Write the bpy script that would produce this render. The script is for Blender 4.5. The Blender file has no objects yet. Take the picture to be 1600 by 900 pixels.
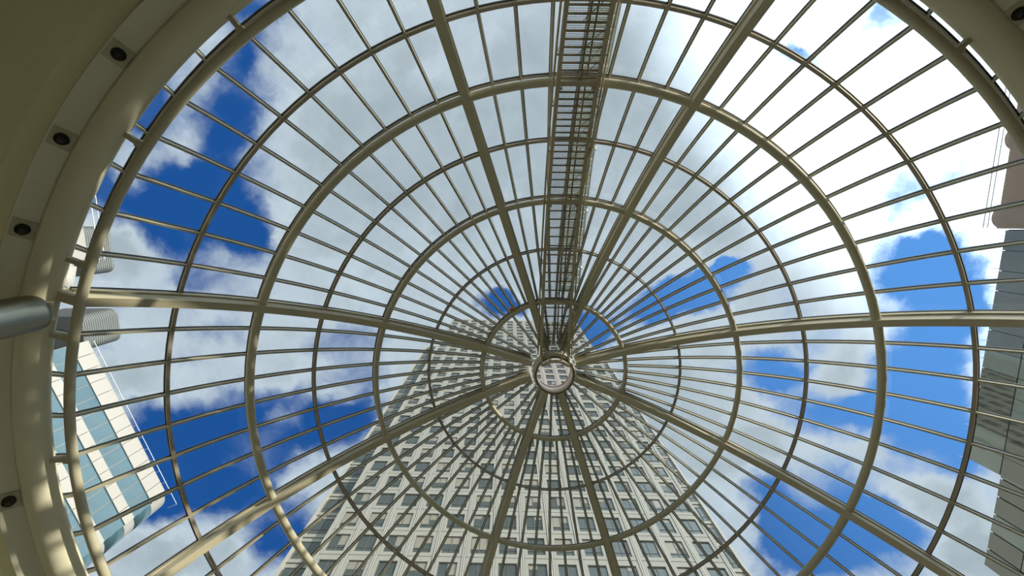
import bpy, bmesh, math, random
from mathutils import Vector, Matrix
random.seed(7)
sc = bpy.context.scene
COL = sc.collection
pi, sin, cos = math.pi, math.sin, math.cos

# ------------------------------------------------------------------ camera
S = 12.0                                   # metres per unit of the survey
EYE = Vector((-0.1019 * S, -0.3609 * S, 1.6))
cam = bpy.data.cameras.new('camera'); cam_o = bpy.data.objects.new('camera', cam); COL.objects.link(cam_o)
RIGHT = Vector((0.99999745, 0.0, -0.00225705))
DOWN = Vector((-0.00035039, 0.98787674, -0.15523991))
FWD = Vector((0.00222969, 0.1552403, 0.98787422))
M3 = Matrix((RIGHT, -DOWN, -FWD)).transposed()
cam_o.matrix_world = Matrix.Translation(EYE) @ M3.to_4x4()
cam.sensor_width = 36.0; cam.lens = 690.14 / 1600 * 36.0; cam.clip_start = 0.05; cam.clip_end = 2000
sc.camera = cam_o
FPX = 690.14

def to_px(P):
    d = Vector(P) - EYE
    w = d.dot(FWD)
    if w <= 0.01: return None
    return (800 + FPX * d.dot(RIGHT) / w, 450 + FPX * d.dot(DOWN) / w)

# ------------------------------------------------------------------ sun, sky, exposure
SUN_AZ = math.radians(-32.0); SUN_EL = math.radians(12.0)
SUN = Vector((cos(SUN_AZ) * cos(SUN_EL), sin(SUN_AZ) * cos(SUN_EL), sin(SUN_EL)))
sl = bpy.data.lights.new('sun', 'SUN'); sl.energy = 5.5; sl.angle = math.radians(0.7); sl.color = (1.0, 0.90, 0.72)
so = bpy.data.objects.new('sun', sl); COL.objects.link(so)
so.rotation_euler = SUN.to_track_quat('Z', 'Y').to_euler()
so.location = (20, -20, 60)

# cloud cover: (u, v, half-length, half-width, turn, amount); u, v = direction / height; negative = gap of blue
CLOUD_PATCHES = [
    (-0.701,-0.099,0.205,0.314,0.35,-0.55), (-0.679,0.533,0.331,0.235,-0.27,-0.25), (0.895,0.585,0.298,0.339,0,-0.42), (1,0.143,0.191,0.233,0,-0.3),
    (-0.165,-0.154,0.354,0.236,-0.5,0.55), (0.362,-0.221,0.277,0.219,-0,0.6), (0.155,0.42,0.382,0.199,0,0.3), (-0.53,-0.436,0.053,0.031,-0,-0.8),
    (-0.574,-0.33,0.061,0.038,-0.79,-0.6), (-0.614,-0.2,0.084,0.052,-0.8,-1), (-0.782,-0.233,0.057,0.038,-0.63,-0.9), (-0.72,-0.058,0.108,0.052,-0.25,-1.2),
    (-0.621,0.012,0.083,0.056,0.36,-1.1), (-0.801,0.026,0.083,0.045,0.36,-0.9), (-0.918,-0.058,0.064,0.057,-0,-1), (-0.577,0.084,0.051,0.044,0,-0.7),
    (-0.693,-0.174,0.057,0.023,-0.56,0.45), (-0.868,0.098,0.099,0.053,0.18,0.7), (-0.727,0.135,0.086,0.03,0.18,-0.35), (-0.669,0.278,0.074,0.028,0,-0.35),
    (-0.401,0.278,0.089,0.039,0,-0.6), (-0.361,0.364,0.068,0.04,0,-0.6), (-0.826,0.533,0.093,0.102,0,-1.1), (-0.644,0.484,0.092,0.066,0,-1),
    (-0.532,0.427,0.069,0.041,0,-0.7), (-0.43,0.501,0.128,0.064,-0.53,-1.2), (-0.739,0.66,0.146,0.076,-0.28,-1.2), (-0.576,0.792,0.104,0.075,-0.71,-1.1),
    (-0.862,0.387,0.091,0.048,0,0.5), (-0.92,0.845,0.113,0.055,0,0.6), (-0.515,0.617,0.067,0.04,-0.71,0.6), (-0.743,0.854,0.065,0.046,0,0.5),
    (-0.496,0.356,0.093,0.039,-0.35,0.4), (-0.87,0.703,0.079,0.071,0,-0.6), (-0.02,0.187,0.058,0.021,0.18,-1.6), (0.392,0.175,0.123,0.041,-0.25,-2.3),
    (0.477,0.128,0.051,0.021,-0.18,-1.4), (0.178,0.251,0.053,0.04,-0.54,-1.8), (0.359,0.232,0.059,0.012,-0.18,-0.3), (0.607,0.349,0.091,0.035,0,-1),
    (0.771,0.461,0.112,0.045,0.27,-1), (0.67,0.372,0.061,0.032,0,-0.5), (0.917,0.077,0.078,0.061,-0.18,-1.1), (1.014,0.143,0.103,0.068,0,-1.2),
    (0.803,0.341,0.115,0.066,-0.77,0.6), (0.982,0.325,0.106,0.113,0,-1.15), (0.988,0.469,0.127,0.073,0.18,-1.1), (1.068,0.202,0.074,0.046,0,-0.7),
    (0.665,0.723,0.062,0.109,-0.59,-1.1), (0.794,0.812,0.146,0.101,0,-1.3), (0.948,0.75,0.122,0.059,0.45,-1), (0.828,0.552,0.096,0.036,0.18,0.5),
    (1.034,0.68,0.117,0.047,0.27,0.8), (1.099,0.586,0.067,0.041,0.35,-0.8), (1.186,0.831,0.127,0.067,0.53,1.2), (0.615,-0.318,0.048,0.016,0.4,-1.05),
    (0.806,-0.419,0.089,0.04,-0.34,-0.55), (0.868,-0.065,0.092,0.048,-0.65,-0.62), (0.992,-0.134,0.063,0.068,-0.95,-0.62), (1.027,-0.26,0.055,0.053,-0,-0.4),
    (-0.592,0.419,0.079,0.028,-0.35,0.4), (-0.44,0.427,0.063,0.019,-0.44,0.45), (0.593,0.535,0.109,0.085,0,0.6), (0.474,0.388,0.091,0.048,0,0.4),
]

def build_world():
    w = bpy.data.worlds.new('sky'); sc.world = w; w.use_nodes = True
    nt = w.node_tree; nt.nodes.clear(); N = nt.nodes.new; L = nt.links.new
    def math_(op, a, b=None, c=None, clamp=False):
        n = N('ShaderNodeMath'); n.operation = op; n.use_clamp = clamp
        for i, v in enumerate((a, b, c)):
            if v is None: continue
            if hasattr(v, 'is_linked'): L(v, n.inputs[i])
            else: n.inputs[i].default_value = v
        return n.outputs[0]
    def mapr(v, a, b, c, d, smooth=True):
        n = N('ShaderNodeMapRange'); n.interpolation_type = 'SMOOTHSTEP' if smooth else 'LINEAR'; n.clamp = True
        L(v, n.inputs[0])
        for i, x in enumerate((a, b, c, d)): n.inputs[i + 1].default_value = x
        return n.outputs[0]
    def mix(f, a, b):
        n = N('ShaderNodeMix'); n.data_type = 'RGBA'
        if hasattr(f, 'is_linked'): L(f, n.inputs[0])
        else: n.inputs[0].default_value = f
        for s, v in ((n.inputs[6], a), (n.inputs[7], b)):
            if hasattr(v, 'is_linked'): L(v, s)
            else: s.default_value = (*v, 1)
        return n.outputs[2]
    tc = N('ShaderNodeTexCoord'); sep = N('ShaderNodeSeparateXYZ'); L(tc.outputs['Generated'], sep.inputs[0])
    zz = math_('MAXIMUM', sep.outputs[2], 0.06)
    u = math_('DIVIDE', sep.outputs[0], zz); v = math_('DIVIDE', sep.outputs[1], zz)
    cb = N('ShaderNodeCombineXYZ'); L(u, cb.inputs[0]); L(v, cb.inputs[1])
    uv = cb.outputs[0]
    def noise(vec, scale, detail, rough, off=(0, 0, 0)):
        m = N('ShaderNodeMapping'); L(vec, m.inputs[0]); m.inputs['Location'].default_value = off
        n = N('ShaderNodeTexNoise'); L(m.outputs[0], n.inputs['Vector'])
        n.inputs['Scale'].default_value = scale; n.inputs['Detail'].default_value = detail; n.inputs['Roughness'].default_value = rough
        return n
    wn = noise(uv, 5.0, 5, 0.62)
    sub = N('ShaderNodeVectorMath'); sub.operation = 'SUBTRACT'; L(wn.outputs['Color'], sub.inputs[0]); sub.inputs[1].default_value = (.5, .5, .5)
    scl = N('ShaderNodeVectorMath'); scl.operation = 'SCALE'; L(sub.outputs[0], scl.inputs[0]); scl.inputs['Scale'].default_value = 0.16
    add = N('ShaderNodeVectorMath'); add.operation = 'ADD'; L(uv, add.inputs[0]); L(scl.outputs[0], add.inputs[1])
    wuv = add.outputs[0]
    n1 = noise(wuv, 4.2, 7, 0.62, (3.1, 1.7, 0))
    dens = math_('MULTIPLY_ADD', n1.outputs['Fac'], 2.6, -1.3 + 0.62)
    for (cu, cv, a, b, t, amp) in CLOUD_PATCHES:
        m = N('ShaderNodeMapping'); m.vector_type = 'TEXTURE'; L(wuv, m.inputs[0])
        m.inputs['Location'].default_value = (cu, cv, 0); m.inputs['Rotation'].default_value = (0, 0, t); m.inputs['Scale'].default_value = (a, b, 1)
        ln = N('ShaderNodeVectorMath'); ln.operation = 'LENGTH'; L(m.outputs[0], ln.inputs[0])
        f = mapr(ln.outputs['Value'], 0.25, 1.75, amp * 1.05, 0.0)
        dens = math_('ADD', dens, f)
    cover = mapr(dens, -0.62, 0.72, 0.0, 1.0)
    # closeness to the sun
    dt = N('ShaderNodeVectorMath'); dt.operation = 'DOT_PRODUCT'; L(tc.outputs['Generated'], dt.inputs[0]); dt.inputs[1].default_value = SUN
    near = mapr(dt.outputs['Value'], -0.05, 0.72, 0.0, 1.0)
    glare = mapr(dt.outputs['Value'], 0.53, 0.74, 0.0, 1.0)
    blue = mix(near, (0.010, 0.090, 0.35), (0.11, 0.36, 0.90))
    thick = mapr(dens, 0.35, 1.35, 0.0, 1.0)
    n2 = noise(wuv, 9.0, 3, 0.6, (7.3, 2.2, 0))
    lum = math_('MULTIPLY_ADD', n2.outputs['Fac'], 0.42, 0.79)
    grey = mix(thick, (0.62, 0.71, 0.80), (0.45, 0.53, 0.60))
    gl = N('ShaderNodeVectorMath'); gl.operation = 'SCALE'; L(grey, gl.inputs[0]); L(lum, gl.inputs['Scale'])
    brt = math_('MULTIPLY_ADD', glare, 3.2, 1.0)
    gl2 = N('ShaderNodeVectorMath'); gl2.operation = 'SCALE'; L(gl.outputs[0], gl2.inputs[0]); L(brt, gl2.inputs['Scale'])
    sky = mix(cover, blue, gl2.outputs[0])
    # below the horizon: pale haze over the city
    hz = mapr(sep.outputs[2], -0.02, 0.10, 0.0, 1.0)
    final = mix(hz, (0.30, 0.33, 0.36), sky)
    bg = N('ShaderNodeBackground'); L(final, bg.inputs[0]); bg.inputs[1].default_value = 1.0
    out = N('ShaderNodeOutputWorld'); L(bg.outputs[0], out.inputs[0])
    w.cycles.sampling_method = 'NONE'
build_world()
vs = sc.view_settings
sc.display_settings.display_device = 'sRGB'
vs.view_transform = 'Standard'; vs.look = 'None'; vs.exposure = 0.0; vs.gamma = 1.0; vs.use_curve_mapping = False

# ------------------------------------------------------------------ materials
def mat(name, col, rough=0.5, metal=0.0, var=0.0, scale=6.0, bump=0.0, spec=0.5, coat=0.0):
    m = bpy.data.materials.new(name); m.use_nodes = True
    nt = m.node_tree; b = nt.nodes['Principled BSDF']
    b.inputs['Roughness'].default_value = rough; b.inputs['Metallic'].default_value = metal
    b.inputs['Specular IOR Level'].default_value = spec
    b.inputs['Coat Weight'].default_value = coat
    b.inputs['Base Color'].default_value = (*col, 1)
    if var or bump:
        tc = nt.nodes.new('ShaderNodeTexCoord'); n = nt.nodes.new('ShaderNodeTexNoise')
        nt.links.new(tc.outputs['Object'], n.inputs['Vector']); n.inputs['Scale'].default_value = scale; n.inputs['Detail'].default_value = 5
        if var:
            r = nt.nodes.new('ShaderNodeMix'); r.data_type = 'RGBA'; nt.links.new(n.outputs['Fac'], r.inputs[0])
            r.inputs[6].default_value = (*[c * (1 - var) for c in col], 1); r.inputs[7].default_value = (*[min(1, c * (1 + var)) for c in col], 1)
            nt.links.new(r.outputs[2], b.inputs['Base Color'])
        if bump:
            bp = nt.nodes.new('ShaderNodeBump'); bp.inputs['Strength'].default_value = bump; nt.links.new(n.outputs['Fac'], bp.inputs['Height'])
            nt.links.new(bp.outputs[0], b.inputs['Normal'])
    return m

def glass_mat(name, tint, refl=1.0):
    m = bpy.data.materials.new(name); m.use_nodes = True
    nt = m.node_tree; nt.nodes.clear()
    lw = nt.nodes.new('ShaderNodeLayerWeight'); lw.inputs[0].default_value = 0.5      # Schlick: 4 % face on, rising towards grazing
    pw = nt.nodes.new('ShaderNodeMath'); pw.operation = 'POWER'; pw.inputs[1].default_value = 5.0; nt.links.new(lw.outputs['Facing'], pw.inputs[0])
    mu = nt.nodes.new('ShaderNodeMath'); mu.operation = 'MULTIPLY_ADD'; mu.inputs[1].default_value = 0.95 * refl; mu.inputs[2].default_value = 0.045 * refl; nt.links.new(pw.outputs[0], mu.inputs[0])
    tr = nt.nodes.new('ShaderNodeBsdfTransparent'); tr.inputs[0].default_value = (*tint, 1)
    gl = nt.nodes.new('ShaderNodeBsdfGlossy'); gl.inputs['Roughness'].default_value = 0.0; gl.inputs[0].default_value = (.95, .98, 1, 1)
    mx = nt.nodes.new('ShaderNodeMixShader'); nt.links.new(mu.outputs[0], mx.inputs[0]); nt.links.new(tr.outputs[0], mx.inputs[1]); nt.links.new(gl.outputs[0], mx.inputs[2])
    o = nt.nodes.new('ShaderNodeOutputMaterial'); nt.links.new(mx.outputs[0], o.inputs[0])
    return m

M = {}
M['cream'] = mat('cream_paint', (0.53, 0.485, 0.36), 0.6, 0, 0.05, 3.0, 0, 0.2)
M['creamtube'] = mat('cream_tube_paint', (0.52, 0.48, 0.365), 0.6, 0, 0.05, 3.0, 0, 0.2)
M['purlin'] = mat('brown_grey_frame', (0.40, 0.35, 0.29), 0.6, 0, 0.05, 5.0, 0, 0.2)
M['bar'] = mat('bar_paint', (0.43, 0.405, 0.31), 0.55, 0, 0.05, 5.0, 0, 0.25)
M['gasket'] = mat('black_gasket', (0.012, 0.012, 0.012), 0.6)
M['pane'] = glass_mat('dome_glass', (0.965, 0.985, 0.98), 0.75)
M['oculus'] = glass_mat('oculus_glass', (0.99, 0.97, 0.985), 0.7)
M['plaster'] = mat('white_plaster', (0.76, 0.72, 0.56), 0.75, 0, 0.04, 1.2)
M['band'] = mat('pale_band', (0.78, 0.75, 0.62), 0.75, 0, 0.03, 1.5)
M['ceiling'] = mat('ceiling_paint', (0.86, 0.83, 0.58), 0.85, 0, 0.05, .6)
m = bpy.data.materials.new('frosted_tread'); m.use_nodes = True; nt = m.node_tree; nt.nodes.clear()
t_ = nt.nodes.new('ShaderNodeBsdfTransparent'); t_.inputs[0].default_value = (.92, .94, .90, 1); d_ = nt.nodes.new('ShaderNodeBsdfDiffuse'); d_.inputs[0].default_value = (.7, .72, .6, 1)
x_ = nt.nodes.new('ShaderNodeMixShader'); x_.inputs[0].default_value = .35; o_ = nt.nodes.new('ShaderNodeOutputMaterial')
nt.links.new(t_.outputs[0], x_.inputs[1]); nt.links.new(d_.outputs[0], x_.inputs[2]); nt.links.new(x_.outputs[0], o_.inputs[0]); M['frost'] = m
M['stone'] = mat('floor_stone', (0.82, 0.74, 0.54), 0.4, 0, 0.12, 1.0)
M['wall'] = mat('wall_paint', (0.80, 0.74, 0.58), 0.8, 0, 0.05, .7)
M['black'] = mat('black_lamp', (0.012, 0.011, 0.010), 0.35)
M['plate'] = mat('lamp_plate', (0.55, 0.52, 0.40), 0.5, 0, 0.1, 8)
M['steel'] = mat('brushed_steel', (0.32, 0.32, 0.26), 0.34, 1.0, 0.08, 3.0, 0.02)
M['galv'] = mat('gantry_paint', (0.44, 0.38, 0.26), 0.45, 0.0, 0.15, 10)
M['rust'] = mat('gantry_rung', (0.26, 0.21, 0.13), 0.6, 0.0, 0.3, 14)
M['pale'] = mat('pale_aluminium', (0.72, 0.72, 0.66), 0.5, 0, 0.08, 6)
M['wire'] = mat('grating_wire', (0.22, 0.20, 0.15), 0.5, 0.0, 0.15, 20)
M['bronze'] = mat('oculus_bronze', (0.22, 0.17, 0.11), 0.5, 0, 0.1, 6, 0, 0.2)
M['liner'] = mat('oculus_liner', (0.82, 0.70, 0.62), 0.6, 0, 0.05, 6)
M['amber'] = mat('amber_lens', (0.55, 0.25, 0.03), 0.25, 0, 0.2, 20)
M['tsteel'] = mat('tower_steel', (0.30, 0.295, 0.26), 0.5, 0.0, 0.12, .9, 0, 0.4)
M['tpier'] = mat('tower_pier', (0.37, 0.36, 0.325), 0.45, 0.0, 0.08, .8, 0, 0.5)
M['twin'] = mat('tower_window_glass', (0.05, 0.065, 0.06), 0.06, 0, 0.25, .35, 0, 0.7)
M['tframe'] = mat('tower_window_frame', (0.10, 0.10, 0.10), 0.5)
M['blind'] = mat('window_blind', (0.24, 0.22, 0.175), 0.4, 0, 0.15, 2.0, 0, 0.5, .4)
M['white'] = mat('white_panel', (0.38, 0.36, 0.335), 0.5, 0, 0.03, .8)
M['bglass'] = mat('blue_office_glass', (0.05, 0.11, 0.14), 0.05, 0, 0.45, .5, 0.08, 0.8)
M['bglass2'] = mat('pale_office_glass', (0.34, 0.42, 0.44), 0.08, 0, 0.15, .5, 0, 0.6)
M['louvre'] = mat('grey_louvre', (0.17, 0.18, 0.18), 0.7, 0, 0.2, 4)
M['rail'] = mat('white_rail', (0.80, 0.80, 0.82), 0.4)
M['dkglass'] = mat('green_black_glass', (0.035, 0.055, 0.045), 0.04, 0, 0.5, .25, 0.25, 0.8)
M['dkglass2'] = mat('pale_green_glass', (0.16, 0.22, 0.19), 0.06, 0, 0.4, .3, 0.25, 0.7)
for k_ in ('dkglass', 'dkglass2'): M[k_].node_tree.nodes['Principled BSDF'].inputs['IOR'].default_value = 2.0
M['tan'] = mat('tan_cladding', (0.36, 0.27, 0.21), 0.6, 0, 0.08, .8)
M['dkmull'] = mat('dark_mullion', (0.06, 0.07, 0.065), 0.4)

# ------------------------------------------------------------------ mesh helpers
class MB:
    def __init__(self): self.v = []; self.f = []; self.mi = []; self.mats = []; self.sm = []
    def m(self, key):
        if key not in self.mats: self.mats.append(key)
        return self.mats.index(key)
    def add(self, verts, faces, key, smooth=False):
        o = len(self.v); k = self.m(key)
        self.v += [tuple(p) for p in verts]
        for f in faces: self.f.append([o + i for i in f]); self.mi.append(k); self.sm.append(smooth)
    def box(self, x0, x1, y0, y1, z0, z1, key):
        self.add([(x0,y0,z0),(x1,y0,z0),(x1,y1,z0),(x0,y1,z0),(x0,y0,z1),(x1,y0,z1),(x1,y1,z1),(x0,y1,z1)],
                 [(0,3,2,1),(4,5,6,7),(0,1,5,4),(1,2,6,5),(2,3,7,6),(3,0,4,7)], key)
    def hexa(self, p, key):      # 8 points: bottom loop, top loop
        self.add(p, [(0,3,2,1),(4,5,6,7),(0,1,5,4),(1,2,6,5),(2,3,7,6),(3,0,4,7)], key)
    def loops(self, rings, key, closed_u=True, closed_v=False, caps=True, smooth=False):
        n = len(rings[0]); verts = [p for r in rings for p in r]; faces = []
        R = len(rings)
        for i in range(R if closed_v else R - 1):
            a = i * n; b = ((i + 1) % R) * n
            for j in range(n if closed_u else n - 1):
                k = (j + 1) % n
                faces.append((a + j, a + k, b + k, b + j))
        if caps and not closed_v and closed_u:
            faces.append(tuple(range(n))[::-1]); faces.append(tuple((R - 1) * n + j for j in range(n)))
        self.add(verts, faces, key, smooth)
    def bar(self, a, b, w, h, key, up=(0, 0, 1)):
        a = Vector(a); b = Vector(b); t = (b - a).normalized(); s = t.cross(Vector(up))
        if s.length < 1e-4: s = t.cross(Vector((1, 0, 0)))
        s.normalize(); n = s.cross(t).normalized()
        r = lambda c: [c - s*w/2 - n*h/2, c + s*w/2 - n*h/2, c + s*w/2 + n*h/2, c - s*w/2 + n*h/2]
        self.loops([r(a), r(b)], key)
    def tube(self, pts, rad, key, n=10, closed=False, smooth=True):
        pts = [Vector(p) for p in pts]; rings = []
        for i, p in enumerate(pts):
            if closed: t = pts[(i + 1) % len(pts)] - pts[i - 1]
            else: t = pts[min(i + 1, len(pts) - 1)] - pts[max(i - 1, 0)]
            t.normalize(); ref = Vector((0, 0, 1)) if abs(t.z) < 0.95 else Vector((1, 0, 0))
            s = t.cross(ref).normalized(); q = s.cross(t).normalized()
            rr = rad[i] if isinstance(rad, (list, tuple)) else rad
            rings.append([p + s * cos(2*pi*j/n) * rr + q * sin(2*pi*j/n) * rr for j in range(n)])
        self.loops(rings, key, True, closed, True, smooth)
    def lathe(self, prof, key, n=96, c=(0, 0), closed_prof=False, smooth=False):
        rings = []
        for i in range(n):
            a = 2*pi*i/n; rings.append([(c[0] + r*cos(a), c[1] + r*sin(a), z) for r, z in prof])
        self.loops(rings, key, closed_prof, True, False, smooth)
    def mesh(self, name):
        me = bpy.data.meshes.new(name); me.from_pydata(self.v, [], self.f)
        for k in self.mats: me.materials.append(M[k])
        me.polygons.foreach_set('material_index', self.mi); me.polygons.foreach_set('use_smooth', self.sm)
        me.update()
        bm = bmesh.new(); bm.from_mesh(me); bmesh.ops.recalc_face_normals(bm, faces=bm.faces); bm.to_mesh(me); bm.free()
        return me
    def build(self, name, parent=None, loc=(0, 0, 0), rz=0.0):
        return put(name, self.mesh(name), parent, loc, rz)

def put(name, me, parent=None, loc=(0, 0, 0), rz=0.0):
    o = bpy.data.objects.new(name, me); COL.objects.link(o); o.location = loc; o.rotation_euler = (0, 0, rz)
    if parent: o.parent = parent
    return o
def tag(o, label=None, cat=None, group=None, kind=None):
    if label: o['label'] = label
    if cat: o['category'] = cat
    if group: o['group'] = group
    if kind: o['kind'] = kind
    return o
def empty(name, loc=(0, 0, 0), rz=0.0, label=None, cat=None, group=None):
    o = bpy.data.objects.new(name, None); COL.objects.link(o); o.location = loc; o.rotation_euler = (0, 0, rz); o.empty_display_size = .3
    return tag(o, label, cat, group)
def shared(src, name, parent, rz):
    o = bpy.data.objects.new(name, src); COL.objects.link(o); o.parent = parent; o.rotation_euler = (0, 0, rz); return o

# ------------------------------------------------------------------ survey of the dome
Z0 = 1.6
ZC = 0.193 * S + Z0; RS = 0.8507 * S       # centre height and radius of the glass sphere
PH = 3.4965472; DA = 2 * pi / 76           # 76 glazing bays
RIBS = [0, 11, 19, 30, 38, 49, 57, 68]
def az(k): return PH + k * DA
def sp(phi, drop=0.0, lat=0.0):            # point in the r-z plane of azimuth 0 (x = radial, y = sideways)
    rr = RS - drop; return Vector((rr * sin(phi), lat, ZC + rr * cos(phi)))
D = math.radians
PHI = dict(oc=D(3.75), R1=D(11.85), P1=D(20.24), R2=D(28.62), P2=D(36.9), R3=D(45.1), P3=D(53.2), P4=D(61.1))
SEQ = ['oc', 'R1', 'P1', 'R2', 'P2', 'R3', 'P3', 'P4']
P5 = Vector((0.782 * S, 0, 0.599 * S + Z0))
TUBES = dict(R1=(D(11.85), .22, .062), R2=(D(28.62), .280, .070), R3=(D(45.1), .285, .088))
R4 = (0.7188 * S, 0.583 * S + Z0, 0.075, -0.005 * S)
RIMC = (-0.012 * S, 0.0)

# ------------------------------------------------------------------ setting: floor, wall, ceiling, rim
u = lambda r, z: (r * S, z * S + Z0)
b = MB(); b.lathe([(0.01, 0.0), (19.0, 0.0), (19.0, -0.2), (0.01, -0.2)], 'stone', 96); tag(b.build('floor'), kind='structure')
b = MB(); b.lathe([(18.6, 0.0), (18.6, 9.2), (19.0, 9.2), (19.0, 0.0)], 'wall', 96, closed_prof=True); tag(b.build('wall_outer'), kind='structure')
# ceiling ring outside the lamp band
b = MB(); b.lathe([u(.7945, .604), u(.800, .604), u(.806, .590), u(.818, .577), u(.84, .570), u(.95, .572), u(1.25, .585), (18.8, .585*S+Z0), (18.8, .625*S+Z0), u(.7945, .625)], 'ceiling', 128, RIMC, True, False)
tag(b.build('ceiling'), kind='structure')
# lamp band
b = MB(); b.lathe([u(.766, .5635), u(.7900, .5475), u(.7925, .5490), u(.7935, .600), u(.768, .600)], 'band', 160, RIMC, True); tag(b.build('trim_1'), kind='structure')
# rounded rim beam around the opening
prof = []
cr, cz, rr = .7625, .5765, .0205
for i in range(19):
    a = D(70 + i * (290 - 70) / 18.0)
    prof.append(u(cr + rr * cos(a) * 1.05, cz + rr * sin(a) * .92))
prof += [u(.7685, .5605), u(.7685, .598), u(.765, .598)]
b = MB(); b.lathe(prof, 'plaster', 192, (-.008 * S, 0), True, True); o = b.build('trim_2'); tag(o, kind='structure')
# sill that carries the glass
b = MB(); b.lathe([u(.766, .594), u(.783, .594), u(.80, .60), u(.80, .612), u(.785, .604), u(.784, .598), u(.766, .598)], 'plaster', 160, (0, 0), True); tag(b.build('trim_3'), kind='structure')

# ------------------------------------------------------------------ the glass dome
dome = empty('glass_dome', (0, 0, 0), 0, 'round glass roof dome with cream steel ribs, rings and thin glazing bars', 'dome')

# ribs
def rib_mesh():
    b = MB(); n = 40; rings = []
    w, d0, d1 = .078, .03, .40
    ph = [D(3.9) + (D(61.9) - D(3.9)) * i / n for i in range(n + 1)]
    rings = [[sp(p, d0, -w), sp(p, d0, w), sp(p, d1, w), sp(p, d1, -w)] for p in ph]
    rings.append([Vector((.7790*S, -w, .605*S+Z0)), Vector((.7790*S, w, .605*S+Z0)), Vector((.762*S, w, .575*S+Z0)), Vector((.762*S, -w, .575*S+Z0))])
    b.loops(rings, 'cream')
    # upper flange lip seen as a thin line along the side
    rings = [[sp(p, .05, -w-.03), sp(p, .05, w+.03), sp(p, .16, w+.03), sp(p, .16, -w-.03)] for p in ph]
    b.loops(rings, 'cream')
    rings = [[sp(p, .0, -w-.04), sp(p, .0, w+.04), sp(p, .045, w+.04), sp(p, .045, -w-.04)] for p in ph]
    b.loops(rings, 'gasket')
    return b.mesh('rib')
me = rib_mesh()
for k in RIBS: shared(me, 'rib', dome, az(k))

# ring tubes
for key, (ph, drop, rad) in TUBES.items():
    b = MB(); c = sp(ph, drop)
    b.tube([(c.x * cos(2*pi*i/152), c.x * sin(2*pi*i/152), c.z) for i in range(152)], rad, 'creamtube', 12, True); b.build('ring_tube', dome)
b = MB(); b.tube([(R4[3] + R4[0] * cos(2*pi*i/152), R4[0] * sin(2*pi*i/152), R4[1]) for i in range(152)], R4[2], 'creamtube', 12, True); b.build('ring_tube', dome)

# purlin rings at the glass line
def purlin(ph, w, d):
    b = MB(); rings = []; g = []
    for i in range(76 * 2):
        a = 2*pi*i/152 + PH; c, s_ = cos(a), sin(a)
        R_ = lambda p: Vector((p.x * c, p.x * s_, p.z))
        dp = w / 2 / RS
        rings.append([R_(sp(ph - dp, .015)), R_(sp(ph + dp, .015)), R_(sp(ph + dp, d)), R_(sp(ph - dp, d))])
        dg = dp + .014 / RS
        g.append([R_(sp(ph - dg, -.02)), R_(sp(ph + dg, -.02)), R_(sp(ph + dg, .018)), R_(sp(ph - dg, .018))])
    b.loops(rings, 'purlin', True, True); b.loops(g, 'gasket', True, True)
    b.build('purlin_ring', dome)
for key in SEQ[1:]: purlin(PHI[key], .065 if key in ('P2', 'P3', 'P4') else .042, .085 if key[0] == 'P' else .05)
b = MB(); b.lathe([(P5.x - .05, P5.z - .06), (P5.x + .03, P5.z - .06), (P5.x + .03, P5.z + .03), (P5.x - .05, P5.z + .03)], 'gasket', 152, (0, 0), True); b.build('purlin_ring', dome)

# glazing bars: long ones run to the oculus, short ones stop at the inner ring
def bar_mesh(full):
    b = MB(); n = 34; w = .024
    p0 = PHI['oc'] + D(.3) if full else PHI['R1']
    ph = [p0 + (PHI['P4'] - p0) * i / n for i in range(n + 1)]
    rings = [[sp(p, .012, -w), sp(p, .012, w), sp(p, .095, w*.75), sp(p, .095, -w*.75)] for p in ph]
    end = lambda dz, hw: [P5 + Vector((0, -hw, -.012)), P5 + Vector((0, hw, -.012)), P5 + Vector((0, hw, dz)), P5 + Vector((0, -hw, dz))]
    rings.append(end(-.095, w)); b.loops(rings, 'bar')
    g = [[sp(p, -.022, -w-.012), sp(p, -.022, w+.012), sp(p, .016, w+.012), sp(p, .016, -w-.012)] for p in ph]
    g.append([P5 + Vector((0, -w-.012, .022)), P5 + Vector((0, w+.012, .022)), P5 + Vector((0, w+.012, -.016)), P5 + Vector((0, -w-.012, -.016))])
    b.loops(g, 'gasket')
    for key, (p, drop, rad) in TUBES.items():    # stubs down to the ring tubes
        d = .028 / RS
        b.loops([[sp(p - d, .06, -.022), sp(p + d, .06, -.022), sp(p + d, .06, .022), sp(p - d, .06, .022)],
                 [sp(p - d, drop, -.022), sp(p + d, drop, -.022), sp(p + d, drop, .022), sp(p - d, drop, .022)]], 'purlin')
    return b.mesh('glazing_bar')
INNER = set()
SECT = []
for i, k in enumerate(RIBS):
    n = (RIBS[(i + 1) % 8] - k) % 76
    SECT.append((k, n))
    for q in ((2, 4, 7, 9) if n == 11 else (2, 4, 6)): INNER.add(k + q)
mf, ms = bar_mesh(True), bar_mesh(False)
for k in range(76):
    if k in RIBS: continue
    shared(mf if k in INNER else ms, 'glazing_bar', dome, az(k))

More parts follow.
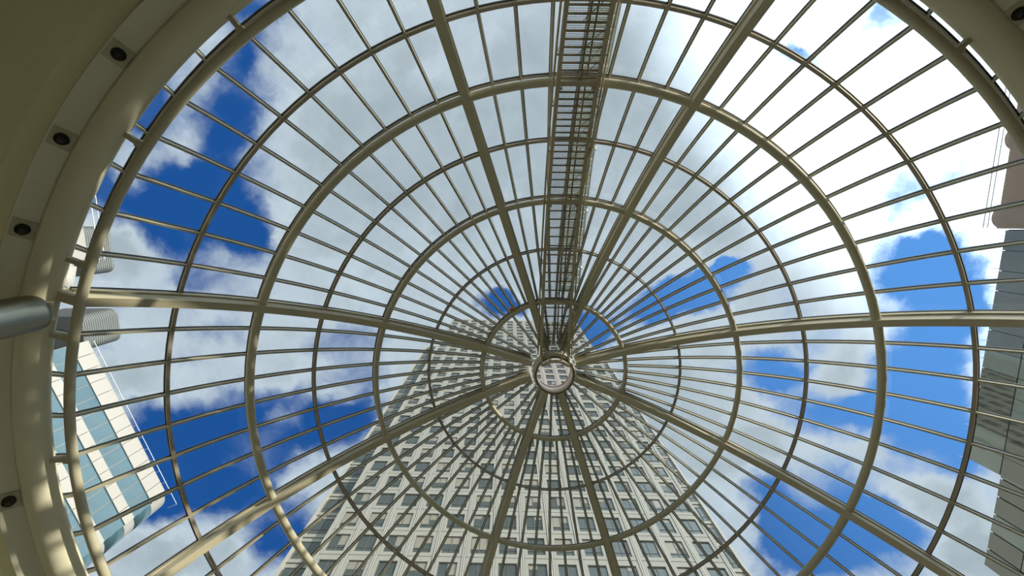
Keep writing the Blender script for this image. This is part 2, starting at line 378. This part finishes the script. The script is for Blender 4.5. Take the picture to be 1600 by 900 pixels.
# panes: flat sheets between bars
def pane_pts(a, c, span, th=.012):
    g = .012
    h = span * DA / 2
    out = []
    for off in (0, th):
        for (p, s_) in ((a, -1), (a, 1), (c, 1), (c, -1)):
            q = sp(p) if not isinstance(p, Vector) else p
            rr = q.x; an = s_ * (h - g / rr)
            out.append(Vector((rr * cos(an), rr * sin(an), q.z + off)))
    return out
panes = []
for i in range(1, len(SEQ)):
    a, c = PHI[SEQ[i-1]], PHI[SEQ[i]]
    d = .02 / RS
    if i == 1:
        for k, n in SECT:
            st = [0, 2, 4, 7, 9, 11] if n == 11 else [0, 2, 4, 6, 8]
            for x, y in zip(st, st[1:]): panes.append((a + d, c - d, (x + y) / 2 + k, y - x))
    else:
        for k in range(76): panes.append((a + d, c - d, k + .5, 1))
for k in range(76): panes.append((PHI['P4'] + .02 / RS, P5 - Vector((.06, 0, 0)), k + .5, 1))
def area_px(pts, a):
    q = [to_px(Matrix.Rotation(a, 3, 'Z') @ p) for p in pts[:4]]
    cx = sum(t[0] for t in q) / 4; cy = sum(t[1] for t in q) / 4
    A = abs(sum(q[i][0] * q[(i+1) % 4][1] - q[(i+1) % 4][0] * q[i][1] for i in range(4))) / 2
    return A if -30 < cx < 1630 and -20 < cy < 920 else A * 1e-4
QUAD = [(0,1,2,3),(7,6,5,4),(0,4,5,1),(1,5,6,2),(2,6,7,3),(3,7,4,0)]
cache = {}; scored = []
for (a, c, k, span) in panes:
    key = (round(a, 5), span)
    if key not in cache: cache[key] = pane_pts(a, c, span)
    scored.append((area_px(cache[key], az(k)), key, k))
scored.sort(key=lambda t: -t[0])
pm = {}
rest = MB()
for i, (A, key, k) in enumerate(scored):
    if i < 300:
        if key not in pm:
            b = MB(); b.add(cache[key], QUAD, 'pane'); pm[key] = b.mesh('pane')
        shared(pm[key], 'pane', dome, az(k))
    else:
        R_ = Matrix.Rotation(az(k), 3, 'Z'); rest.add([R_ @ p for p in cache[key]], QUAD, 'pane')
tag(rest.build('glazing', dome), kind='stuff')

# oculus: ring beam, drum and its skylight
oz = .985 * S + Z0
b = MB(); b.lathe([(.50, oz), (.56, oz), (.60, oz + .10), (.61, oz + .40), (.58, oz + .50), (.53, oz + .50), (.53, oz + .05), (.50, oz + .04)], 'cream', 72, (0, 0), True, True); b.build('oculus_ring', dome)
b = MB(); b.tube([(.535 * cos(2*pi*i/64), .535 * sin(2*pi*i/64), oz - .005) for i in range(64)], .03, 'bronze', 10, True); b.build('oculus_trim', dome)
b = MB(); b.lathe([(.50, oz + .02), (.50, oz + .42), (.525, oz + .42), (.525, oz + .02)], 'liner', 64, (0, 0), True, True); b.build('oculus_liner', dome)
b = MB(); b.tube([(.497 * cos(2*pi*i/64), .497 * sin(2*pi*i/64), oz + .41) for i in range(64)], .022, 'liner', 8, True); b.build('oculus_rim', dome)
b = MB(); b.lathe([(.0, oz + .47), (.525, oz + .43), (.525, oz + .44), (.0, oz + .48)], 'oculus', 48, (0, 0), False, True); b.build('oculus_pane', dome)

# short braces from the outer ring to the rim
def brace_mesh():
    b = MB()
    a = Vector((R4[0] + .02, 0, R4[1])); c = Vector((.757 * S, 0, .577 * S + Z0))
    b.bar(a, c, .075, .10, 'creamtube'); b.bar(a + Vector((-.03, 0, 0)), a + Vector((.10, 0, -.005)), .12, .13, 'creamtube')
    b.bar(c - Vector((.05, 0, 0)), c + Vector((.03, 0, 0)), .16, .16, 'cream')
    return b.mesh('brace')
me = brace_mesh()
for k, n in SECT:
    for q in ((1, 4, 7, 10) if n == 11 else (1, 4, 7)):
        o = shared(me, 'brace', dome, az(k + q - .12 * (1 if q < n/2 else -1)))
        o.location.x = R4[3]

# ------------------------------------------------------------------ maintenance gantry under the glass
gan = empty('maintenance_gantry', (0, 0, 0), az(14.83), 'long ladder-like maintenance gantry with mesh deck under the dome', 'gantry')
GD = .52; HW = .345
phs = [D(4.0)]
while phs[-1] < D(60.5):
    p = phs[-1]; st = .155 if p > D(38) else (.155 + (.27 - .155) * (D(38) - p) / D(16) if p > D(22) else .27)
    phs.append(p + st / RS)
for s_ in (-1, 1):
    b = MB(); n = 36; ph = [D(3.2) + (D(61) - D(3.2)) * i / n for i in range(n + 1)]
    b.loops([[sp(p, GD - .05, s_*HW), sp(p, GD - .05, s_*(HW + .075)), sp(p, GD + .10, s_*(HW + .075)), sp(p, GD + .10, s_*HW)] for p in ph], 'galv'); b.build('stringer', gan)
    b = MB(); b.tube([sp(p, GD - .30, s_*(HW + .10)) for p in ph], .022, 'galv', 8); b.build('handrail', gan)
    b = MB(); b.tube([sp(p, GD + .02, s_*(HW + .13)) for p in ph], .020, 'galv', 8); b.build('side_rail', gan)
    for i in range(3, 52, 7):
        if i >= len(phs): break
        p = phs[i]; b = MB(); b.bar(sp(p, GD, s_*(HW + .06)), sp(p, GD - .30, s_*(HW + .10)), .03, .03, 'galv', (1, 0, 0))
        b.bar(sp(p, GD + .02, s_*(HW + .03)), sp(p, GD + .02, s_*(HW + .14)), .03, .03, 'galv'); b.build('rail_post', gan)
for p in phs:
    b = MB(); b.bar(sp(p, GD + .02, -HW), sp(p, GD + .02, HW), .022, .035, 'rust', sp(p) - Vector((0, 0, ZC))); b.build('rung', gan)
for p, q in zip(phs, phs[1:]):
    b = MB(); nrm = (sp(p) - Vector((0, 0, ZC))).normalized()
    for i in range(1, 24):
        y = -HW + 2*HW*i/24; b.bar(sp(p, GD, y), sp(q, GD, y), .006, .006, 'wire', nrm)
    nc = max(4, int((q - p) * RS / .032))
    for i in range(1, nc):
        t = p + (q - p) * i / nc; b.bar(sp(t, GD, -HW), sp(t, GD, HW), .006, .006, 'wire', nrm)
    b.build('grating_panel', gan)
for key in ('R1', 'R2', 'R3'):
    b = MB(); p = TUBES[key][0]
    for s_ in (-1, 1): b.bar(sp(p, .25, s_*HW*.9), sp(p, GD + .05, s_*HW*.9), .05, .05, 'galv', (1, 0, 0))
    b.bar(sp(p + D(.6), GD + .03, -HW), sp(p + D(.6), GD + .03, HW), .10, .03, 'galv', sp(p) - Vector((0, 0, ZC))); b.build('hanger', gan)
# two brown conduits laid along the deck
for y in (.06, .17):
    b = MB(); n = 36; b.tube([sp(D(6) + (D(61) - D(6)) * i / n, GD - .06, y) for i in range(n + 1)], .018, 'rust', 8); b.build('conduit', gan)
for i in range(2, len(phs) - 4, 4):
    b = MB(); b.bar(sp(phs[i], GD - .03, -.05), sp(phs[i + 3], GD - .03, HW), .012, .012, 'rust'); b.build('diagonal_brace', gan)
# end frame over the oculus
b = MB()
e = lambda p, d, y: sp(D(p), d, y)
for s_ in (-1, 1):
    b.bar(e(3.2, GD + .05, s_*(HW+.025)), e(1.9, GD + .28, s_*(HW+.025)), .05, .12, 'galv'); b.bar(e(1.9, GD + .28, s_*(HW+.025)), e(2.7, GD + .30, s_*.12), .06, .10, 'galv')
    b.bar(e(5.2, GD + .05, s_*HW), e(2.7, GD + .30, s_*.12), .035, .05, 'galv')
b.bar(e(2.7, GD + .30, -.13), e(2.7, GD + .30, .13), .06, .10, 'galv'); b.build('end_frame', gan)

# ------------------------------------------------------------------ pale access stair lying outside on the glass
stair = empty('roof_access_stair', (0, 0, 0), az(14.83), 'pale metal access stair outside the glass beside the gantry', 'stair')
n = 36; ph = [D(12.6) + (D(61) - D(12.6)) * i / n for i in range(n + 1)]
for y in (.16, .70):
    b = MB(); b.loops([[sp(p, -.22, y - .015), sp(p, -.22, y + .015), sp(p, -.36, y + .015), sp(p, -.36, y - .015)] for p in ph], 'pale'); b.build('stringer', stair)
p = D(12.9); i = 0
while p < D(60.5):
    b = MB(); b.bar(sp(p, -.30, .17), sp(p, -.30, .69), .205, .012, 'frost', sp(p) - Vector((0, 0, ZC))); b.bar(sp(p - .06/RS, -.28, .17), sp(p - .06/RS, -.28, .69), .012, .04, 'pale', sp(p) - Vector((0, 0, ZC))); b.build('tread', stair)
    if i % 7 == 3:
        b = MB(); b.bar(sp(p, -.24, .17), sp(p + .9/RS, -.24, .69), .014, .014, 'galv'); b.build('diagonal_brace', stair)
        for y in (.16, .70):
            b = MB(); b.bar(sp(p, -.02, y), sp(p, -.24, y), .03, .03, 'pale', (1, 0, 0)); b.build('foot', stair)
    p += .235 / RS; i += 1

# ------------------------------------------------------------------ column, lamps
def radial(k, r, z, c=RIMC): return Vector((c[0] + r * S * cos(az(k)), c[1] + r * S * sin(az(k)), z * S + Z0))
cp = radial(-.21, .7345, 0); ctop = .553 * S + Z0
colm = empty('steel_column', (cp.x, cp.y, 0), 0, 'stout brushed steel round column holding up the white rim', 'column')
b = MB(); b.lathe([(.28, 0), (.28, ctop - .12), (.265, ctop - .05), (.22, ctop), (.0, ctop), (.0, 0)], 'steel', 48, (0, 0), False, True); b.build('shaft', colm)
b = MB(); b.lathe([(.25, 0), (.34, 0), (.34, .05), (.25, .12)], 'steel', 48, (0, 0), True); b.build('base_collar', colm)
b = MB(); b.box(-.14, .14, -.14, .14, ctop - .01, ctop + .12, 'cream'); b.build('saddle', colm)

LAMPK = [(5.23, 'black eyeball downlight in a square plate, topmost on the left rim'), (3.28, 'black eyeball downlight in a square plate, middle of three on the upper left rim'),
         (1.32, 'black eyeball downlight in a square plate, on the left rim just above the steel column'), (71.38, 'black eyeball downlight in a square plate, among sun patches at lower left'),
         (23.15, 'black eyeball downlight in a square plate, on the rim at upper right')]
for k, lab in LAMPK:
    p = radial(k, .7785, .5553)
    t = empty('downlight', (p.x, p.y, p.z), az(k), lab, 'downlight', 'downlights in the rim band')
    t.rotation_mode = 'QUATERNION'; t.rotation_quaternion = (Matrix.Rotation(az(k), 3, 'Z') @ Matrix.Rotation(math.atan2(.0160, .0240), 3, 'Y')).to_quaternion()
    b = MB(); b.box(-.125, .125, -.135, .135, -.022, .004, 'plate'); b.box(-.14, .14, -.15, .15, -.010, .006, 'plate'); b.build('plate', t)
    b = MB(); n = 12; b.lathe([(.0, -.110)] + [(.088 * sin(pi*i/n), -.030 - .080 * cos(pi*i/n)) for i in range(1, n)] + [(.0, .045)], 'black', 24, (0, 0), False, True); eye = b.build('eyeball', t)
    b = MB(); b.lathe([(.060, -.098), (.078, -.085), (.066, -.080)], 'black', 24, (0, 0), True, True); b.build('bezel', eye)

# small amber lamp on the innermost ring
c = sp(TUBES['R1'][0] + D(.6), .10); a = az(7.75)
t = empty('amber_lamp', (c.x * cos(a), c.x * sin(a), c.z - .10), a, 'small amber lamp fixed on the innermost ring tube', 'lamp')
b = MB(); b.lathe([(.0, -.07), (.05, -.06), (.075, -.01), (.075, .05), (.045, .10), (.0, .11)], 'amber', 20, (0, 0), False, True); b.build('lens', t)
b = MB(); b.lathe([(.0, .09), (.055, .09), (.05, .13), (.0, .13)], 'rust', 16); b.bar((0, 0, .10), (-.03, 0, -.12), .03, .03, 'rust', (1, 0, 0)); b.build('bracket', t)

# ------------------------------------------------------------------ the office tower
TD = 38.0; FH = .1065 * TD; CW = 3.32
tower = empty('office_tower', (EYE.x, EYE.y + TD, 0), math.atan(.026), 'tall steel-clad office tower with rows of square windows', 'tower')
zrow = lambda n: EYE.z + TD * (1.1228 + .1065 * n)
xcol = lambda n: 2.94 + CW * n
XL, XR = xcol(-7) - CW / 2, xcol(6) + CW / 2
ZT = EYE.z + TD * 4.30
NROW = list(range(-3, 30)); NCOL = list(range(-7, 7))
b = MB(); b.box(XL, XR, .26, 46, 0, ZT, 'tsteel'); b.box(XL, XR, 0, .27, 0, zrow(-3) - FH/2, 'tsteel'); b.box(XL, XR, 0, .27, zrow(29) + FH/2, ZT, 'tsteel'); b.build('body', tower)
WW, WH, WZ = 2.08, 2.70, -.10
def cladding():
    b = MB(); w = CW/2 - .24; g = .04; d0, d1 = 0, .27
    x0, x1, z0, z1 = -WW/2, WW/2, WZ - WH/2, WZ + WH/2
    zb, zt = -FH/2 + g, FH/2 - g
    b.box(-w, x0, d0, d1, zb, zt, 'tsteel'); b.box(x1, w, d0, d1, zb, zt, 'tsteel')
    b.box(x0, x1, d0, d1, zb, z0, 'tsteel'); b.box(x0, x1, d0, d1, z1, zt, 'tsteel')
    return b
def window(kind, WW=WW, frame_only=False, blind_only=False):
    b = MB(); x, z0, z1 = WW/2, WZ - WH/2, WZ + WH/2; y = .17
    tz = z0 + WH * .26
    b.box(-x, x, y, y + .05, z0, z1, 'twin')
    for xx in (-x, x - .07, -.035): b.box(xx, xx + .07, y - .06, y + .03, z0, z1, 'tframe')
    for zz in (z0, z1 - .07, tz): b.box(-x, x, y - .05, y + .03, zz, zz + .07, 'tframe')
    if frame_only: return b
    if blind_only: b = MB()
    H = z1 - tz - .07
    for side, f in kind:
        xa, xb = (-x + .07, -.035) if side < 0 else (.035, x - .07)
        b.box(xa, xb, y - .012, y + .02, z1 - .07 - H * f, z1 - .07, 'blind')
    return b
KIND = [[], [], [], [(-1, .55), (1, .55)], [(1, .8)], [(-1, 1), (1, 1)], [(-1, .3)], [(-1, .9), (1, .5)], [(1, .25)]]
cm = cladding().mesh('cladding_panel'); wm = window([], frame_only=True).mesh('window'); bmsh = [window(k, blind_only=True).mesh('blind') if k else None for k in KIND]
cells = []
TR = Matrix.Translation((EYE.x, EYE.y + TD, 0)) @ Matrix.Rotation(math.atan(.026), 4, 'Z')
for n in NROW:
    for c in NCOL:
        q = to_px(TR @ Vector((xcol(c), 0, zrow(n))))
        vis = q and -20 < q[0] < 1620 and -20 < q[1] < 915
        cells.append((0 if vis else 1, n, c))
cells.sort()
rw, rc = MB(), MB()
def merge(dst, src, off):
    o = len(dst.v); dst.v += [(p[0]+off[0], p[1]+off[1], p[2]+off[2]) for p in src.v]
    ks = [dst.m(k) for k in src.mats]
    dst.f += [[o + i for i in f] for f in src.f]; dst.mi += [ks[i] for i in src.mi]; dst.sm += src.sm
wsrc = [window(k) for k in KIND]; csrc = cladding()
rnd = random.Random(3)
for i, (h, n, c) in enumerate(cells):
    kd = rnd.choices(range(len(KIND)), [6, 5, 4, 3 if n < 8 else 1, 2, 3 if n < 6 else .6, 2, 2, 2])[0]
    if n > 14: kd = rnd.choice([0, 1, 2, 6, 8])
    loc = (xcol(c), 0, zrow(n))
    if i < 300:
        wo = put('window', wm, tower, loc); put('cladding_panel', cm, tower, loc)
        if bmsh[kd]: put('blind', bmsh[kd], wo)
    else: merge(rw, wsrc[kd], loc); merge(rc, csrc, loc)
tag(rw.build('upper_windows', tower), kind='stuff'); tag(rc.build('upper_cladding', tower), kind='stuff')
zb = zrow(-3) - FH/2
for i in range(-7, 8):
    x = xcol(i) - CW/2; b = MB()
    for s_ in (-1, 1): b.box(x + s_*.115 - .085, x + s_*.115 + .085, -.07, .26, zb, ZT, 'tpier')
    b.build('pier', tower)
# set-back corner bays, narrower, ending below the top
for s_, X, wd in ((-1, XL, 3.9), (1, XR, 2.6)):
    zt = EYE.z + TD * 3.45
    x0, x1 = (X - wd, X) if s_ < 0 else (X, X + wd)
    b = MB(); b.box(x0, x1, 1.3, 40, 0, zt, 'tsteel'); b.box(x0 if s_ < 0 else x1 - .35, x0 + .35 if s_ < 0 else x1, 1.0, 1.31, zb, zt, 'tpier')
    b.box(x0 if s_ > 0 else x1 - .35, x0 + .35 if s_ > 0 else x1, 1.0, 1.31, zb, zt, 'tpier')
    b.build('corner_bay', tower)
    ww = wd - 1.3; win = window([], ww); b = MB()
    for n in NROW:
        if zrow(n) + FH/2 > zt: break
        merge(b, win, ((x0 + x1)/2, 1.0, zrow(n)))
        b.box(x0 + .3, x1 - .3, 1.16, 1.31, zrow(n) - FH/2 + .02, zrow(n) - FH/2 + .70, 'tsteel')
    tag(b.build('corner_windows', tower), kind='stuff')

# ------------------------------------------------------------------ white banded building on the left
LH = 50.0
pA = Vector((EYE.x - .985*LH, EYE.y + .28*LH)); pB = Vector((EYE.x - .841*LH, EYE.y + .699*LH))
d = (pB - pA); LEN = d.length; ang = math.atan2(d.y, d.x)
lb = empty('banded_office_block', (pA.x, pA.y, 0), ang, 'white office block with bands of blue glass and a rooftop rail', 'building')
zr = LH + EYE.z
# local x along the facade, local -y is ... facade faces the dome: local y < 0 side
b = MB(); b.box(0, LEN - 1.6, .25, 14, 0, zr - .2, 'white'); b.tube([(LEN - 1.65, 1.85, 0), (LEN - 1.65, 1.85, zr - .05)], 1.6, 'white', 32)
b.box(LEN - 1.7, LEN - .12, 1.9, 14, 0, zr - .2, 'white'); b.build('body', lb)
bay = 1.58; nb = int((LEN - 1.6) / bay)
b = MB(); b.box(.035, bay - .035, .0, .27, 0, 2.1, 'white'); wtop = b.mesh('white_panel')
b = MB(); b.box(.035, bay - .035, .0, .27, 0, 1.2, 'white'); wmid = b.mesh('white_panel')
gls = []
for key in ('bglass', 'bglass', 'bglass2'):
    b = MB(); b.box(.04, bay - .04, .10, .27, 0, 2.5, key); gls.append(b.mesh('glass_panel'))
z = zr - 2.1
rnd = random.Random(5)
for f in range(8):
    for i in range(nb):
        put('white_panel', wtop if f == 0 else wmid, lb, (i * bay, 0, z))
        put('glass_panel', gls[0 if rnd.random() < .95 else 2], lb, (i * bay, 0, z - 2.5))
    # rounded corner band of glass
    b = MB(); b.tube([(LEN - 1.65, 1.85, z - 2.45), (LEN - 1.65, 1.85, z - .05)], 1.62, 'bglass', 32); b.build('corner_glazing', lb)
    z -= 3.7
b = MB(); b.bar((.3, -.45, zr + .12), (LEN + .2, -.45, zr + .12), .045, .045, 'rail'); rail = b.build('roof_rail', lb)
for i in range(nb + 2):
    b = MB(); b.bar((.3 + i * bay, -.45, zr + .12), (.3 + i * bay, .6, zr - .1), .04, .04, 'rail'); b.build('rail_bracket', rail)
def louvre_box(nm, x0, x1, y0, y1, z0, z1, lab):
    t = empty(nm, (EYE.x, EYE.y, EYE.z), 0, lab, 'plant room')
    r = .9; b = MB(); pts = []
    for (cx, cy, a0) in ((x1 - r, y1 - r, 0), (x0 + r, y1 - r, 90), (x0 + r, y0 + r, 180), (x1 - r, y0 + r, 270)):
        for j in range(7): a = D(a0 + 15 * j); pts.append((cx + r * cos(a), cy + r * sin(a)))
    b.loops([[(x, y, z0) for x, y in pts], [(x, y, z1) for x, y in pts]], 'louvre'); b.build('casing', t)
    n = int((z1 - z0) / .28)
    for i in range(n):
        zz = z0 + .1 + i * .28; b = MB(); q = [((x - (x0+x1)/2) * 1.012 + (x0+x1)/2, (y - (y0+y1)/2) * 1.02 + (y0+y1)/2) for x, y in pts]
        b.loops([[(x, y, zz) for x, y in q], [(x, y, zz + .14) for x, y in q]], 'louvre'); b.build('louvre_slat', t)
    return t
louvre_box('plant_room', -57, -50.2, 1.0, 6.7, 51.62, 55.8, 'grey louvred rooftop box with rounded corners above the white parapet')
louvre_box('plant_room', -57, -49.8, 11.2, 15.4, 50.02, 54.9, 'grey louvred rooftop box behind the left steel rib')
# neighbouring white block
nb_ = empty('white_parapet_block', (EYE.x, EYE.y, EYE.z), 0, 'plain cream wall of a neighbouring roof, left of the dome rim', 'building')
b = MB(); b.box(-62, -49.4, -30, 5.2, -1.6, 51.6, 'white'); b.build('wall', nb_)
b = MB(); b.tube([(-49.5, 5.2, 49.0), (-49.5, 8.0, 48.2), (-52, 8.6, 48.0)], .9, 'white', 14); b.build('ledge', nb_)
for i in range(12): b = MB(); b.box(-49.42, -49.32, -22 + i * 2.3, -21.95 + i * 2.3, 40, 51.6, 'louvre'); b.build('joint', nb_)
b = MB(); b.bar((-48.4, -28, 51.9), (-48.4, 4.8, 51.9), .08, .08, 'rail'); b.bar((-48.4, -28, 52.6), (-48.4, 4.8, 52.6), .06, .06, 'rail'); b.build('roof_rail', nb_)
for i in range(14): b = MB(); b.bar((-48.4, -28 + i * 2.4, 52.6), (-49.6, -28 + i * 2.4, 51.4), .05, .05, 'rail'); b.build('rail_bracket', nb_)

# ------------------------------------------------------------------ dark glass building on the right
rb = empty('dark_glass_block', (EYE.x, EYE.y, EYE.z), 0, 'dark green glass office block at the right edge', 'building')
RX = 55.6
b = MB(); b.box(RX + .3, RX + 22, 1.2, 28.8, -1.6, 49.9, 'dkmull'); b.build('body', rb)
b = MB(); b.box(RX + 4.9, RX + 22, 28.8, 43.6, -1.6, 49.9, 'dkmull'); b.build('rear_body', rb)
b = MB(); b.box(0, .3, .03, 2.27, .03, 3.67, 'dkglass'); g1 = b.mesh('glass_panel')
b = MB(); b.box(0, .3, .03, 2.27, .03, 3.67, 'dkglass2'); g2 = b.mesh('glass_panel')
rnd = random.Random(11)
for f in range(3):
    for i in range(12): put('glass_panel', g2 if rnd.random() < .35 else g1, rb, (RX, 1.25 + i * 2.3, 50 - 3.75 * (f + 1)))
    for i in range(6): put('glass_panel', g2 if rnd.random() < .6 else g1, rb, (RX + 4.6, 29.2 + i * 2.4, 50 - 3.75 * (f + 1)))
for i in range(14):
    b = MB(); b.bar((RX + .1, 1.4 + i * 2.1, 49.6), (RX - .8, 1.4 + i * 2.1, 50.1), .05, .05, 'rail'); b.build('rail_bracket', rb)
tb = empty('tan_office_block', (EYE.x, EYE.y, EYE.z), 0, 'tan clad building top with rounded ends at the upper right edge', 'building')
b = MB(); b.box(54.6, 76, -24, 1.1, -1.6, 50, 'tan'); b.build('body', tb)
for y in (-.2, -8.7): b = MB(); b.tube([(55.4, y, 30), (55.4, y, 50.3)], 1.25, 'tan', 28); b.build('rounded_fin', tb)
for f in range(4): b = MB(); b.box(54.45, 54.7, -24, -9.8, 33 + f*3.75, 35.2 + f*3.75, 'bglass2'); b.build('window_band', tb)
b = MB(); b.bar((53.4, -23, 50.3), (53.4, 1, 50.3), .07, .07, 'rail'); b.bar((53.9, -23, 50.3), (53.9, 1, 50.3), .07, .07, 'rail'); b.build('roof_rail', tb)
for i in range(12): b = MB(); b.bar((53.4, -22.5 + i * 2.1, 50.3), (55, -22.5 + i * 2.1, 49.9), .05, .05, 'rail'); b.build('rail_bracket', tb)
